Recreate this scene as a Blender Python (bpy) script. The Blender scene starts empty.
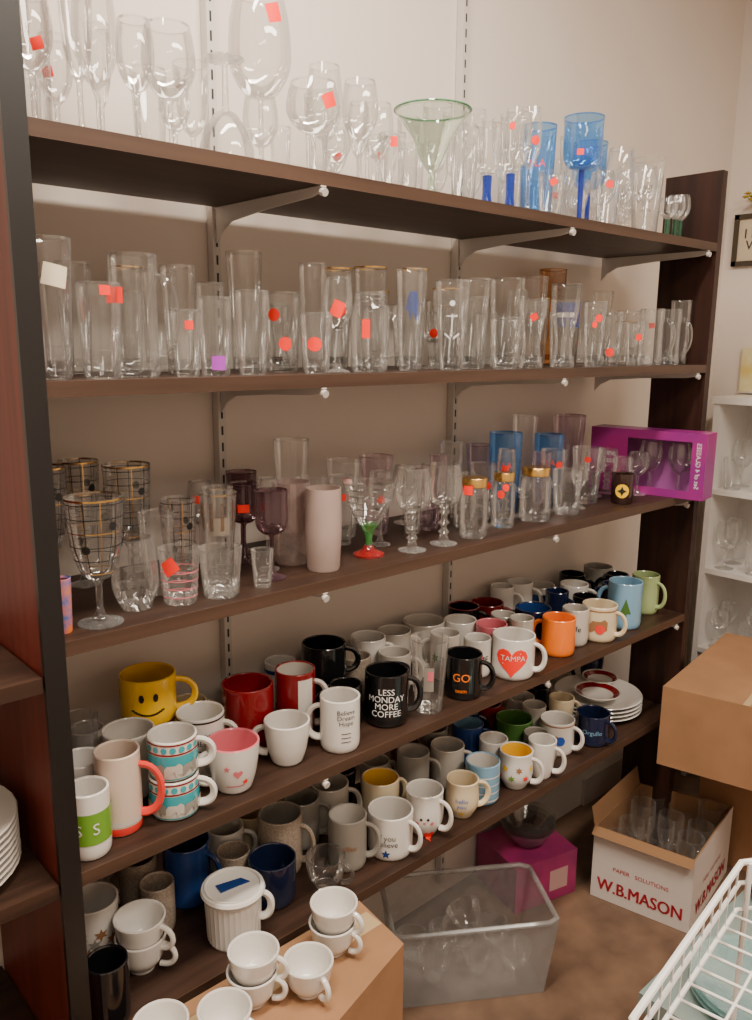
import bpy, math, random
from mathutils import Vector, Matrix
random.seed(11)
S=bpy.context.scene
f=820.0; p=math.radians(11.6); th=math.radians(42.3); ro=math.radians(0.5)
F=Vector((math.sin(th)*math.cos(p),math.cos(th)*math.cos(p),-math.sin(p)))
R0=Vector((math.cos(th),-math.sin(th),0)); U0=R0.cross(F)
R=R0*math.cos(ro)+U0*math.sin(ro); U=-R0*math.sin(ro)+U0*math.cos(ro)
cam=bpy.data.cameras.new('camera'); co=bpy.data.objects.new('camera',cam); S.collection.objects.link(co)
M=Matrix((R,U,-F)).transposed().to_4x4(); M.translation=Vector((0,0,1.45)); co.matrix_world=M
cam.sensor_fit='VERTICAL'; cam.sensor_height=36; cam.lens=f/1020*36; cam.clip_start=.01
S.camera=co

# ---------------------------------------------------------------- materials
MATS={}
def pm(name,col,rough=.5,metal=0,spec=.5,coat=0,noise=None,scale=30,trans=0,bump=0,alpha=1):
    if name in MATS: return MATS[name]
    m=bpy.data.materials.new(name); m.use_nodes=True; nt=m.node_tree; b=nt.nodes['Principled BSDF']
    b.inputs['Base Color'].default_value=(*col,1); b.inputs['Roughness'].default_value=rough
    b.inputs['Metallic'].default_value=metal; b.inputs['Specular IOR Level'].default_value=spec
    b.inputs['Coat Weight'].default_value=coat; b.inputs['Transmission Weight'].default_value=trans
    b.inputs['Alpha'].default_value=alpha
    tc=nt.nodes.new('ShaderNodeTexCoord'); n=nt.nodes.new('ShaderNodeTexNoise'); n.inputs['Scale'].default_value=scale; n.inputs['Detail'].default_value=5
    nt.links.new(tc.outputs['Object'],n.inputs['Vector'])
    if noise:
        r=nt.nodes.new('ShaderNodeValToRGB'); r.color_ramp.elements[0].position=.35; r.color_ramp.elements[1].position=.65
        r.color_ramp.elements[0].color=(*noise,1); r.color_ramp.elements[1].color=(*col,1)
        nt.links.new(n.outputs['Fac'],r.inputs[0]); nt.links.new(r.outputs[0],b.inputs['Base Color'])
    if bump:
        bp=nt.nodes.new('ShaderNodeBump'); bp.inputs['Strength'].default_value=bump; bp.inputs['Distance'].default_value=.002
        nt.links.new(n.outputs['Fac'],bp.inputs['Height']); nt.links.new(bp.outputs[0],b.inputs['Normal'])
    MATS[name]=m; return m
def wood(name,c1,c2,rough=.45,axis=0):
    m=pm(name,c1,rough,noise=c2,spec=.35); nt=m.node_tree
    mp=nt.nodes.new('ShaderNodeMapping'); sc=[40,40,40]; sc[axis]=2.0; mp.inputs['Scale'].default_value=sc
    n=[x for x in nt.nodes if x.type=='TEX_NOISE'][0]; tc=[x for x in nt.nodes if x.type=='TEX_COORD'][0]
    n.inputs['Scale'].default_value=1.2; nt.links.new(tc.outputs['Object'],mp.inputs[0]); nt.links.new(mp.outputs[0],n.inputs['Vector']); return m
def glass(name,tint=(.972,.975,.972),edge=(.62,.61,.59),dust=.028,pw=2.6,rough=.03,k=.5):
    if name in MATS: return MATS[name]
    m=bpy.data.materials.new(name); m.use_nodes=True; nt=m.node_tree; nt.nodes.clear(); N=nt.nodes.new; L=nt.links.new
    out=N('ShaderNodeOutputMaterial'); tr=N('ShaderNodeBsdfTransparent'); tr.inputs[0].default_value=(*tint,1)
    gl=N('ShaderNodeBsdfGlossy'); gl.inputs['Roughness'].default_value=rough; gl.inputs[0].default_value=(1,1,1,1)
    df=N('ShaderNodeBsdfDiffuse'); df.inputs[0].default_value=(*edge,1)
    lw=N('ShaderNodeLayerWeight'); lw.inputs[0].default_value=.5
    po=N('ShaderNodeMath'); po.operation='POWER'; po.inputs[1].default_value=pw; L(lw.outputs['Facing'],po.inputs[0])
    tc=N('ShaderNodeTexCoord'); nz=N('ShaderNodeTexNoise'); nz.inputs['Scale'].default_value=60; L(tc.outputs['Object'],nz.inputs['Vector'])
    mu=N('ShaderNodeMath'); mu.operation='MULTIPLY_ADD'; mu.inputs[1].default_value=.38; mu.inputs[2].default_value=dust*.5; L(po.outputs[0],mu.inputs[0])
    ad=N('ShaderNodeMath'); ad.operation='MULTIPLY_ADD'; ad.inputs[1].default_value=dust; L(nz.outputs['Fac'],ad.inputs[0]); L(mu.outputs[0],ad.inputs[2]); 
    m1=N('ShaderNodeMixShader'); L(ad.outputs[0],m1.inputs[0]); L(tr.outputs[0],m1.inputs[1]); L(df.outputs[0],m1.inputs[2])
    p5=N('ShaderNodeMath'); p5.operation='POWER'; p5.inputs[1].default_value=4.2; L(lw.outputs['Facing'],p5.inputs[0])
    mf=N('ShaderNodeMath'); mf.operation='MULTIPLY_ADD'; mf.use_clamp=True; mf.inputs[1].default_value=.45; mf.inputs[2].default_value=.045; L(p5.outputs[0],mf.inputs[0])
    fr=N('ShaderNodeFresnel'); fr.inputs[0].default_value=1.5
    ma=N('ShaderNodeMath'); ma.operation='MULTIPLY_ADD'; ma.use_clamp=True; ma.inputs[1].default_value=k; L(fr.outputs[0],ma.inputs[0]); L(mf.outputs[0],ma.inputs[2])
    m2=N('ShaderNodeMixShader'); L(ma.outputs[0],m2.inputs[0]); L(m1.outputs[0],m2.inputs[1]); L(gl.outputs[0],m2.inputs[2]); L(m2.outputs[0],out.inputs[0])
    MATS[name]=m; return m
CLEAR=glass('clear_glass'); BLUE=glass('blue_glass',(.35,.62,.95),(.15,.4,.8),.1); BLUED=glass('deep_blue_glass',(.1,.2,.75),(.02,.08,.5),.3)
CLEAR2=glass('clear_pressed_glass',k=.28)
GREEN=glass('green_glass',(.86,.94,.87),(.4,.6,.45)); GREEND=glass('dark_green_glass',(.1,.35,.2),(.02,.12,.06),.5); AMBER=glass('amber_glass',(.80,.55,.32),(.4,.2,.06),.1)
PURP=glass('amethyst_glass',(.82,.74,.78),(.45,.36,.4),.05); SMOKE=glass('smoke_plum_glass',(.48,.34,.38),(.12,.06,.08),.2)
GREY=glass('grey_glass',(.84,.84,.83),(.4,.4,.4),.04); PLAST=glass('translucent_plastic',(.86,.86,.86),(.48,.47,.46),.24,rough=.2,k=.1)
FROST=pm('frosted_glass',(.48,.36,.32),.45,alpha=.72); FROSTC=glass('pale_frosted_glass',(.85,.76,.74),(.6,.48,.45),.25)
RED=pm('red_sticker',(1,.02,.005),.5); GOLD=pm('gold_metal',(.75,.48,.15),.25,1); BLK=pm('black_ceramic',(.006,.006,.007),.12,coat=.5); WHT=pm('white_ceramic',(.72,.685,.64),.15,coat=.5)
OFF=pm('offwhite_ceramic',(.53,.485,.43),.2,coat=.4); CREAM=pm('cream_ceramic',(.70,.58,.39),.2,coat=.4); YEL=pm('yellow_ceramic',(.92,.55,.01),.15,coat=.5)
REDC=pm('red_ceramic',(.22,.005,.009),.15,coat=.5); DRED=pm('dark_red_ceramic',(.16,.01,.012),.15,coat=.5); NAVY=pm('navy_ceramic',(.008,.014,.045),.15,coat=.5); BLUC=pm('blue_ceramic',(.015,.05,.2),.15,coat=.5)
LBL=pm('light_blue_ceramic',(.20,.38,.54),.2,coat=.4); ORG=pm('orange_ceramic',(.95,.2,.01),.2,coat=.4); PNK=pm('pink_ceramic',(.70,.17,.21),.2,coat=.4); GRN=pm('green_ceramic',(.06,.15,.03),.2,coat=.4)
LGRN=pm('pale_green_ceramic',(.34,.44,.2),.2,coat=.4); TEAL=pm('teal_glaze',(.04,.36,.42),.2,coat=.4); GRYC=pm('grey_ceramic',(.28,.26,.23),.3,coat=.2); TAN=pm('tan_speckled_ceramic',(.42,.34,.27),.35,noise=(.25,.2,.16),scale=300)
CORAL=pm('coral_ceramic',(.8,.04,.03),.25,coat=.4); STK=pm('beige_sticker',(.7,.62,.45),.6); BRN=pm('brown_print',(.3,.14,.06),.5); LIME=pm('lime_print',(.14,.32,.03),.3); BPR=pm('blue_print',(.02,.1,.5),.4); PURS=pm('purple_sticker',(.4,.05,.5),.4)
INK=pm('black_ink',(.01,.01,.01),.5); WINK=pm('white_ink',(.75,.75,.75),.5); WOODD=wood('dark_walnut_laminate',(.048,.023,.014),(.025,.012,.0075),.48); EDGE=wood('walnut_lit_edge',(.080,.043,.027),(.052,.027,.017))  # EDGE: board walnut made lighter, light on the front edges painted into the colour
POSTW=wood('dark_walnut_post',(.038,.014,.009),(.018,.007,.005),axis=2); POSTB=pm('black_post_edge',(.006,.005,.005),.4); POSTR=wood('red_mahogany_side',(.17,.026,.014),(.10,.015,.008),axis=2)
WALLM=pm('painted_wall',(.73,.65,.58),.8,noise=(.70,.62,.55),scale=3,bump=.05); METW=pm('white_enamel_metal',(.58,.54,.5),.4); DARK=pm('dark_slot',(.03,.03,.03),.8)
CARD=pm('cardboard',(.34,.175,.085),.8,noise=(.29,.15,.07),scale=12); CARDI=pm('cardboard_inside',(.25,.135,.065),.9); WCARD=pm('white_printed_cardboard',(.62,.56,.52),.7); RINK=pm('red_box_print',(.42,.012,.03),.6)
MAG=pm('magenta_box_card',(.40,.02,.19),.35,noise=(.25,.02,.2),scale=8); MAGD=pm('purple_box_inside',(.32,.09,.3),.5)

# ---------------------------------------------------------------- mesh builder
class MB:
    def __init__(s): s.v=[];s.f=[];s.m=[];s.mats=[]
    def mi(s,mat):
        if mat not in s.mats: s.mats.append(mat)
        return s.mats.index(mat)
    def add(s,vs,fs,mat):
        o=len(s.v); s.v+= [tuple(x) for x in vs]; k=s.mi(mat)
        for f_ in fs: s.f.append(tuple(i+o for i in f_)); s.m.append(k)
    def lathe(s,prof,mat,n=28,z0=0,flute=0,cx=0,cy=0):
        vs=[];fs=[];rings=[]
        for r,z in prof:
            if r<1e-5: rings.append([len(vs)]); vs.append((cx,cy,z+z0))
            else:
                rings.append(list(range(len(vs),len(vs)+n)))
                for i in range(n):
                    a=2*math.pi*i/n; rr=r*(1+(flute if i%2 else 0)); vs.append((cx+rr*math.cos(a),cy+rr*math.sin(a),z+z0))
        for A,B in zip(rings,rings[1:]):
            if len(A)==1 and len(B)==1: continue
            for i in range(n):
                j=(i+1)%n
                if len(A)==1: fs.append((A[0],B[j],B[i]))
                elif len(B)==1: fs.append((A[i],A[j],B[0]))
                else: fs.append((A[i],A[j],B[j],B[i]))
        s.add(vs,fs,mat)
    def tube(s,pts,r,mat,seg=8,closed=False,r2=None):
        pts=[Vector(q) for q in pts]; n=len(pts); vs=[];fs=[]
        prev=None
        for i,q in enumerate(pts):
            t=(pts[(i+1)%n]-pts[i-1]) if closed else (pts[min(i+1,n-1)]-pts[max(i-1,0)])
            t.normalize()
            if prev is None: a=t.orthogonal().normalized()
            else: a=(prev-t*prev.dot(t)).normalized()
            prev=a; b=t.cross(a)
            for k in range(seg):
                an=2*math.pi*k/seg; vs.append(q+a*(r*math.cos(an))+b*((r2 or r)*math.sin(an)))
        m=n if closed else n-1
        for i in range(m):
            for k in range(seg):
                i2=(i+1)%n; k2=(k+1)%seg; fs.append((i*seg+k,i*seg+k2,i2*seg+k2,i2*seg+k))
        if not closed: fs.append(tuple(range(seg))[::-1]); fs.append(tuple((n-1)*seg+k for k in range(seg)))
        s.add(vs,fs,mat)
    def box(s,x0,x1,y0,y1,z0,z1,mat,T=None):
        v=[Vector((x,y,z)) for x in(x0,x1) for y in(y0,y1) for z in(z0,z1)]
        if T: v=[T@q for q in v]
        s.add(v,[(0,1,3,2),(4,6,7,5),(0,4,5,1),(2,3,7,6),(0,2,6,4),(1,5,7,3)],mat)
    def obj(s,name,loc=(0,0,0),parent=None,rot=0,smooth=True):
        me=bpy.data.meshes.new(name); me.from_pydata(s.v,[],s.f)
        for m in s.mats: me.materials.append(m)
        me.polygons.foreach_set('material_index',s.m)
        if smooth:
            me.polygons.foreach_set('use_smooth',[True]*len(s.f)); me.set_sharp_from_angle(angle=math.radians(38))
        me.update(); o=bpy.data.objects.new(name,me); o.location=loc; o.rotation_euler=(0,0,rot); S.collection.objects.link(o)
        if parent: o.parent=parent
        return o
def rfun(prof):
    def g(z):
        best=prof[-1][0]
        for (r0,z0),(r1,z1) in zip(prof,prof[1:]):
            if z0<=z<=z1 and z1>z0: return r0+(r1-r0)*(z-z0)/(z1-z0)
        return best
    return g
def patch(B,rf,ang,zc,w,h,mat,off=.0008,n=5,tilt=0):
    vs=[];fs=[]
    for j in range(4):
        for i in range(n):
            sx=(i/(n-1)-.5)*w; sz=(j/3-.5)*h; x=sx*math.cos(tilt)-sz*math.sin(tilt); z=sx*math.sin(tilt)+sz*math.cos(tilt)
            r=rf(zc+z)+off; a=ang+x/r; vs.append((r*math.cos(a),r*math.sin(a),zc+z))
    for j in range(3):
        for i in range(n-1): k=j*n+i; fs.append((k,k+1,k+n+1,k+n))
    B.add(vs,fs,mat)
def shape(B,rf,ang,zc,pts,mat,off=.001):
    c=(sum(q[0] for q in pts)/len(pts),sum(q[1] for q in pts)/len(pts)); vs=[]
    def w(x,z): r=rf(zc+z)+off; a=ang+x/r; return (r*math.cos(a),r*math.sin(a),zc+z)
    n=len(pts); vs=[w(*c)]+[w(c[0]+(q[0]-c[0])*.5,c[1]+(q[1]-c[1])*.5) for q in pts]+[w(*q) for q in pts]
    fs=[]
    for i in range(n):
        j=(i+1)%n; fs.append((0,1+i,1+j)); fs.append((1+i,1+n+i,1+n+j,1+j))
    B.add(vs,fs,mat)
def heart(s): return [(s*16*math.sin(t)**3/16,s*(13*math.cos(t)-5*math.cos(2*t)-2*math.cos(3*t)-math.cos(4*t))/16) for t in [2*math.pi*i/20 for i in range(20)]]
def disc(s,n=14,e=1): return [(s*math.cos(2*math.pi*i/n),s*e*math.sin(2*math.pi*i/n)) for i in range(n)]
def star(s,n=5): return [((s if i%2==0 else s*.45)*math.sin(math.pi*i/n),(s if i%2==0 else s*.45)*math.cos(math.pi*i/n)) for i in range(2*n)]
def animal(s): return [(x*s,y*s) for x,y in((-1,-.8),(-.75,-.8),(-.7,-.2),(.2,-.2),(.25,-.8),(.5,-.8),(.55,-.1),(.7,.1),(.75,-.6),(.95,-.5),(1,.4),(.6,.75),(.2,.5),(-.7,.5),(-1,.1))]
def textmesh(body,size):
    c=bpy.data.curves.new('t','FONT'); c.body=body; c.size=size; c.align_x='CENTER'; c.align_y='CENTER'; c.resolution_u=3; c.space_line=.85
    o=bpy.data.objects.new('t',c); S.collection.objects.link(o); dg=bpy.context.evaluated_depsgraph_get(); me=bpy.data.meshes.new_from_object(o.evaluated_get(dg))
    v=[(q.co.x,q.co.y) for q in me.vertices]; fs=[tuple(q.vertices) for q in me.polygons]
    bpy.data.objects.remove(o); bpy.data.meshes.remove(me); return v,fs
def text(B,rf,ang,zc,body,size,mat,off=.0014):
    v,fs=textmesh(body,size); vs=[]
    for x,z in v: r=rf(zc+z)+off; a=ang+x/r; vs.append((r*math.cos(a),r*math.sin(a),zc+z))
    B.add(vs,fs,mat)
def handle(B,ang,R,h,mat,out=.028,t=.0055,hi=.82,lo=.2,w=.007):
    ca,sa=math.cos(ang),math.sin(ang); pts=[]
    for i in range(15):
        u=i/14*math.pi; rr=R-.003+out*(math.sin(u)**.75 if u<math.pi else 0); z=h*((hi+lo)/2+(hi-lo)/2*math.cos(u)); pts.append((rr*ca,rr*sa,z))
    B.tube(pts,t,mat,8,r2=w)

# ---------------------------------------------------------------- room
def slab(n,x0,x1,y0,y1,z0,z1,mat): B=MB(); B.box(x0,x1,y0,y1,z0,z1,mat); return B.obj(n,smooth=False)
FLR=pm('worn_brown_vinyl_floor',(.2,.12,.075),.45,noise=(.11,.065,.042),scale=9)
slab('floor',-1.6,2.84,-2.1,1.42,-.06,0,FLR)
slab('wall_back',-1.6,2.84,1.32,1.42,0,2.7,WALLM); slab('wall_right',2.74,2.84,-2.1,1.32,0,2.7,WALLM)
slab('wall_left',-1.6,-1.5,-2.1,1.32,0,2.7,WALLM); slab('wall_front',-1.5,2.74,-2.1,-2.0,0,2.7,WALLM)
slab('ceiling',-1.6,2.84,-2.1,1.42,2.7,2.76,pm('ceiling_white',(.75,.73,.7),.9))
slab('baseboard_back',2.1,2.74,1.308,1.32,0,.09,pm('trim_paint',(.5,.45,.4),.5))

# ---------------------------------------------------------------- shelf unit
Z=[0,1.695,1.40,1.07,.738,.46]
unit=bpy.data.objects.new('wooden_shelving_unit',None); S.collection.objects.link(unit)
for i,z in enumerate(Z[1:]):
    B=MB(); B.box(.372,2.038,1.002,1.292,z-.02,z,WOODD); B.box(.372,2.038,1.0,1.002,z-.02,z,EDGE); B.obj('shelf_board_%d'%(i+1),parent=unit,smooth=False)
B=MB(); B.box(.347,.372,1.004,1.30,0,2.3,POSTR); B.box(.345,.373,.996,1.004,0,2.3,POSTB); B.obj('left_upright',parent=unit,smooth=False)
B=MB(); B.box(2.038,2.062,1.0,1.15,0,1.865,POSTW); B.obj('right_upright',parent=unit,smooth=False)
for k,x in enumerate((.80,1.43,2.0)):
    B=MB()
    if k<2:
        B.box(x-.0075,x+.0075,1.299,1.318,.05,2.65,METW)
        z=.08
        while z<2.6:
            B.box(x-.0018,x+.0018,1.2982,1.299,z,z+.016,DARK); z+=.03
    for z in Z[1:5]:
        zb=z-.0205; T=.002; pts=[(1.298,zb),(1.006,zb),(1.006,zb-.009),(1.03,zb-.013),(1.15,zb-.018),(1.25,zb-.026),(1.28,zb-.04),(1.298,zb-.058)]
        n=len(pts); vs=[(x-T,y,q) for y,q in pts]+[(x+T,y,q) for y,q in pts]
        B.add(vs,[tuple(range(n)),tuple(range(2*n-1,n-1,-1))]+[(i,i+n,(i+1)%n+n,(i+1)%n) for i in range(n)],METW)
        B.box(x-.005,x+.005,1.0,1.298,zb-.002,zb,METW)
        B.tube([(x,1.004,zb-.008),(x,.996,zb-.010)],.006,METW,10)
    B.obj('shelf_standard_and_brackets_%d'%(k+1),parent=unit,smooth=False)
lu=bpy.data.objects.new('neighbouring_shelving_unit',None); S.collection.objects.link(lu)
for i,z in enumerate((1.03,.735,.42)):
    B=MB(); B.box(-.6,.343,1.0,1.30,z-.02,z,WOODD); B.obj('shelf_board_%d'%i,parent=lu,smooth=False)
B=MB(); B.box(-.63,-.60,1.0,1.30,0,2.3,POSTR); B.obj('side_panel',parent=lu,smooth=False)
def plate_prof(r): return [(0,0),(.55*r,0),(.6*r,.003),(.95*r,.014),(r,.017),(r*.985,.019),(.6*r,.0065),(.5*r,.004),(0,.004)]
B=MB()
for k in range(8): B.lathe(plate_prof(.118),OFF,32,z0=k*.0095)
B.obj('stack_of_plates',(.215,1.125,.7352))

# ---------------------------------------------------------------- glass shapes
def sample(pts,n=4):
    out=[]
    for i in range(len(pts)-1):
        p0=pts[max(i-1,0)];p1=pts[i];p2=pts[i+1];p3=pts[min(i+2,len(pts)-1)]
        for k in range(n):
            t=k/n; out.append(tuple(.5*((2*p1[j])+(-p0[j]+p2[j])*t+(2*p0[j]-5*p1[j]+4*p2[j]-p3[j])*t*t+(-p0[j]+3*p1[j]-3*p2[j]+p3[j])*t**3) for j in(0,1)))
    out.append(pts[-1]); return out
def stem(h,R,hb,bowl,fr=None,sr=.0035,foot=None,lip=True):
    fr=fr or R*.85; pr=[(0,0),(fr,0),(fr,.0015),(fr*.4,.006),(sr*1.5,.013),(sr,.022),(sr,hb-.006),(sr*1.8,hb)]
    pr+=sample([(sr*1.8,hb)]+[(R*a,hb+(h-hb)*b) for a,b in bowl],4)[1:]
    if lip: r=pr[-1][0]; pr+=[(r-.001,h+.0003),(r-.0016,h-.003)]
    return pr
BW=[(.55,.08),(.9,.3),(1,.5),(.95,.75),(.82,1)]
BG=[(.6,.04),(.93,.2),(.98,.5),(.97,.8),(1,1)]
def tum(h,R,tp=.8): rb=R*tp; return [(0,0),(rb*.93,0),(rb,.003),(R,h),(R-.001,h+.0003),(R-.0018,h-.003)]
def ring(B,r,z,t,mat,n=28): B.tube([(r*math.cos(a),r*math.sin(a),z) for a in [2*math.pi*i/n for i in range(n)]],t,mat,5,True)
def glassobj(kind,h,R,phi,B):
    name='drinking_glass'; g=CLEAR; pr=None; base=False
    if kind=='wine': pr=stem(h,R,h*.46,BW); name='wine_glass'
    elif kind=='balloon': pr=stem(h,R,h*.45,[(.55,.05),(.92,.25),(1,.45),(.93,.75),(.75,1)]); name='balloon_wine_glass'
    elif kind=='flute': pr=stem(h,R,h*.4,[(.5,.08),(.8,.3),(.95,.7),(1,1)]); name='champagne_flute'
    elif kind=='bell': pr=[(R,0),(R*.98,h*.3),(R*.8,h*.65),(R*.4,h*.93),(.005,h),(.004,h+.06),(R*.7,h+.066),(R*.7,h+.068),(0,h+.069)]; name='upturned_wine_glass'
    elif kind=='margarita': pr=[(0,0),(.04,0),(.04,.002),(.01,.008),(.006,.02),(.006,h*.3),(.012,h*.36),(.018,h*.42),(R*.5,h*.68),(R*.8,h*.88),(R,h),(R-.002,h+.001),(R-.003,h-.004)]; g=GREEN; name='martini_glass'; ring(B,R,h,.0016,glass('green_rim_glass',(.4,.65,.5),(.15,.4,.22),.4),36)
    elif kind=='blueflute':
        pr=stem(h,R,h*.42,[(.7,.06),(.9,.3),(1,1)]); B.lathe([(0,0),(R*.8,0),(R*.8,.003),(.01,.012),(.008,.03),(.009,h*.4),(.002,h*.42)],BLUED,20); name='blue_stem_glass'
    elif kind=='bluewine': pr=stem(h,R,h*.52,BG); g=BLUE; B.lathe([(.005,.01),(.006,h*.3),(.006,h*.52),(.0,h*.53)],BLUED,16); name='blue_goblet'
    elif kind in('bluetum','bluetumdark'): pr=tum(h,R,.85); g=BLUE if kind=='bluetum' else GREY; base=True; name='blue_tumbler'
    elif kind=='greenstem': pr=stem(h,R,h*.5,BW); B.lathe([(0,0),(R*.8,0),(R*.7,.004),(.006,.012),(.006,h*.48),(0,h*.5)],GREEND,18); name='green_stem_glass'
    elif kind in('pint','pintp','pintanchor','goldpint','amber','gridpint','purpletum','lion'):
        pr=tum(h,R,.72); base=True; name='pint_glass'; g={'amber':AMBER,'purpletum':PURP}.get(kind,CLEAR)
    elif kind=='shot': pr=tum(h,R,.75); base=True; name='small_tumbler'
    elif kind=='shotorange': pr=tum(h,R,.85); g=pm('orange_print_glass',(.8,.2,.02),.2,noise=(.1,.15,.4),scale=60); name='printed_shot_glass'
    elif kind in('tumbler','pinktum'): pr=tum(h,R,.82); base=True; name='tumbler'; 
    elif kind=='stein':
        pr=[(0,0),(R*.9,0),(R,.006),(R*.95,h*.2),(R*.93,h*.7),(R,h*.78),(R,h),(R-.001,h),(R-.003,h-.004)]; base=True; name='glass_beer_mug'; handle(B,phi+math.radians(80),R,h,CLEAR,out=.026,t=.004,w=.006)
    elif kind=='jarmug' or kind=='jargold':
        pr=[(0,0),(R*.9,0),(R,.006),(R,h*.7),(R*.95,h*.8),(R*.8,h*.86),(R*.8,h),(R*.77,h),(R*.76,h-.004)]; base=True; name='mason_jar_mug'
        if kind=='jargold': B.lathe([(R*.86,h*.86),(R*.9,h*.87),(R*.9,h),(R*.86,h+.002),(0,h+.002)],GOLD,28); name='gold_lid_jar'
        else:
            for q in(.9,.95): B.lathe([(R*.8,h*q-.002),(R*.85,h*q),(R*.8,h*q+.002)],CLEAR,28)
        handle(B,phi+math.radians(85),R,h,CLEAR,out=.022,t=.004,w=.005,hi=.72,lo=.2)
    elif kind=='hour': pr=[(0,0),(R*.85,0),(R*.88,.004)]+sample([(R*.88,.004),(R*.6,h*.3),(R*.78,h*.6),(R,h*.85),(R*.98,h)],4)+[(R*.95,h)]; base=True; name='pilsner_glass'
    elif kind=='gridgoblet': pr=stem(h,R,h*.35,[(.5,.06),(.8,.3),(.93,.6),(1,1)],fr=R*.8,sr=.0045); name='plaid_goblet'; g=GREY
    elif kind=='round': pr=[(0,0),(R*.6,0)]+sample([(R*.62,.001),(R*.95,h*.25),(R,h*.5),(R*.92,h*.8),(R*.8,h)],4)+[(R*.77,h)]; name='stemless_wine_glass'; base=True
    elif kind=='gold': pr=tum(h,R,.7); base=True; name='gold_rim_glass'
    elif kind=='smokewine': pr=stem(h,R,h*.5,BG); g=SMOKE; name='smoke_goblet'
    elif kind in('frost','frostc'): pr=[(0,0),(R*.85,0),(R*.9,.004),(R,h*.5),(R*.97,h),(R*.93,h),(R*.9,h*.5),(0,.01)]; g=FROST if kind=='frost' else FROSTC; name='frosted_candle_glass'
    elif kind=='coupe':
        pr=stem(h,R,h*.34,[(.35,.1),(.55,.28),(.85,.6),(.88,.75),(1,1)],fr=R*.6,sr=.006); name='ice_cream_coupe'
        B.lathe([(0,0),(R*.6,0),(R*.6,.004),(.012,.012),(.008,.02)],glass('red_foot_glass',(.6,.1,.1),(.4,.02,.02),.5),24); B.lathe([(.006,.02),(.0075,h*.3),(.016,h*.40),(.02,h*.44)],glass('green_tint_stem',(.3,.65,.3),(.1,.4,.1),.5),20)
        for q in range(6): z=h*(.5+.085*q); ring(B,rfun(pr)(z),z,.0011,CLEAR)
    elif kind=='goblet': pr=stem(h,R,h*.48,[(.75,.08),(1,.3),(.98,.6),(.85,1)],sr=.006,fr=R*.8); name='textured_goblet'; [B.lathe([(.004,h*q-.008),(.011,h*q),(.004,h*q+.008)],CLEAR,14) for q in(.15,.27,.4)]
    elif kind=='candle': pr=tum(h,R,.95); g=pm('dark_candle_jar',(.03,.012,.01),.1,coat=.5); name='candle_jar'
    B.lathe(pr,g,28); rf=rfun(pr)
    if base: rb=rf(.004); B.lathe([(0,.009),(rb*.8,.0095),(rb*.93,.016),(rb*.97,.022)],g,28)
    if kind in('goldpint','gold','lion','gridgoblet'): B.lathe([(R+.0003,h-.003),(R+.0004,h-.0005)],GOLD,28)
    if kind=='lion': shape(B,rf,phi+.15,h*.62,[(a*1.25,b*1.25) for a,b in((-.006,-.02),(-.002,-.005),(.004,-.02),(.009,-.018),(.006,0),(.014,.004),(.006,.01),(.004,.022),(-.006,.022),(-.01,.012),(-.013,-.004),(-.008,-.006))],BPR)
    if kind=='gold':
        for k in range(10): patch(B,rf,k*.628,h*.72,.006,h*.35,AMBER)
        patch(B,rf,phi,h*.6,.035,.03,pm('cloth_ribbon',(.5,.42,.32),.8))
    if kind in('gridgoblet','gridpint'):
        z0=h*.42 if kind=='gridgoblet' else h*.1
        for q in range(6): z=z0+(h*.96-z0)*q/5; r=rf(z)+.0006; B.lathe([(r,z-.0006),(r,z+.0006)],INK if q%3 else GOLD,28)
        for k in range(11): patch(B,rf,phi+k*.571+.2,(z0+h)/2,.0012,(h-z0)*.95,INK if k%3 else GOLD,n=2)
        for k in range(6): shape(B,rf,phi+k*1.05-.4,z0+(h-z0)*(.35+.3*(k%2)),disc(.006,10),INK)
    if kind=='pinktum':
        for q in(.15,.3,.45,.6): z=h*q; r=rf(z)+.0006; B.lathe([(r,z-.0007),(r,z+.0007)],PNK,28)
    if kind=='pintanchor':
        patch(B,rf,phi,h*.5,.002,.04,WINK); patch(B,rf,phi,h*.6,.02,.002,WINK); shape(B,rf,phi,h*.74,disc(.005),WINK); patch(B,rf,phi-.3,h*.38,.014,.003,WINK,tilt=-.7); patch(B,rf,phi+.3,h*.38,.014,.003,WINK,tilt=.7)
    if kind=='pintp': text(B,rf,phi,h*.6,'PINT\nNIGHT',.014,INK); text(B,rf,phi,h*.35,'* * *',.014,INK)
    if kind=='bluetumdark': patch(B,rf,phi,h*.62,R*2.4,h*.3,glass('blue_band',(.2,.3,.6),(.02,.06,.3),.7),n=10); patch(B,rf,phi,h*.62,R*1.2,h*.06,WINK,off=.0012,n=10)
    if kind=='bluetum': text(B,rf,phi,h*.6,'I LA',.02,RED)
    if kind=='candle': shape(B,rf,phi,h*.45,disc(.017),YEL); shape(B,rf,phi,h*.45,star(.012,4),INK,.002)
    if kind=='tumbler':
        z=h*.3; r=rf(z)+.0004; B.lathe([(r,z-.0006),(r,z+.0006)],CLEAR,28)
    return name,rf
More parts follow.
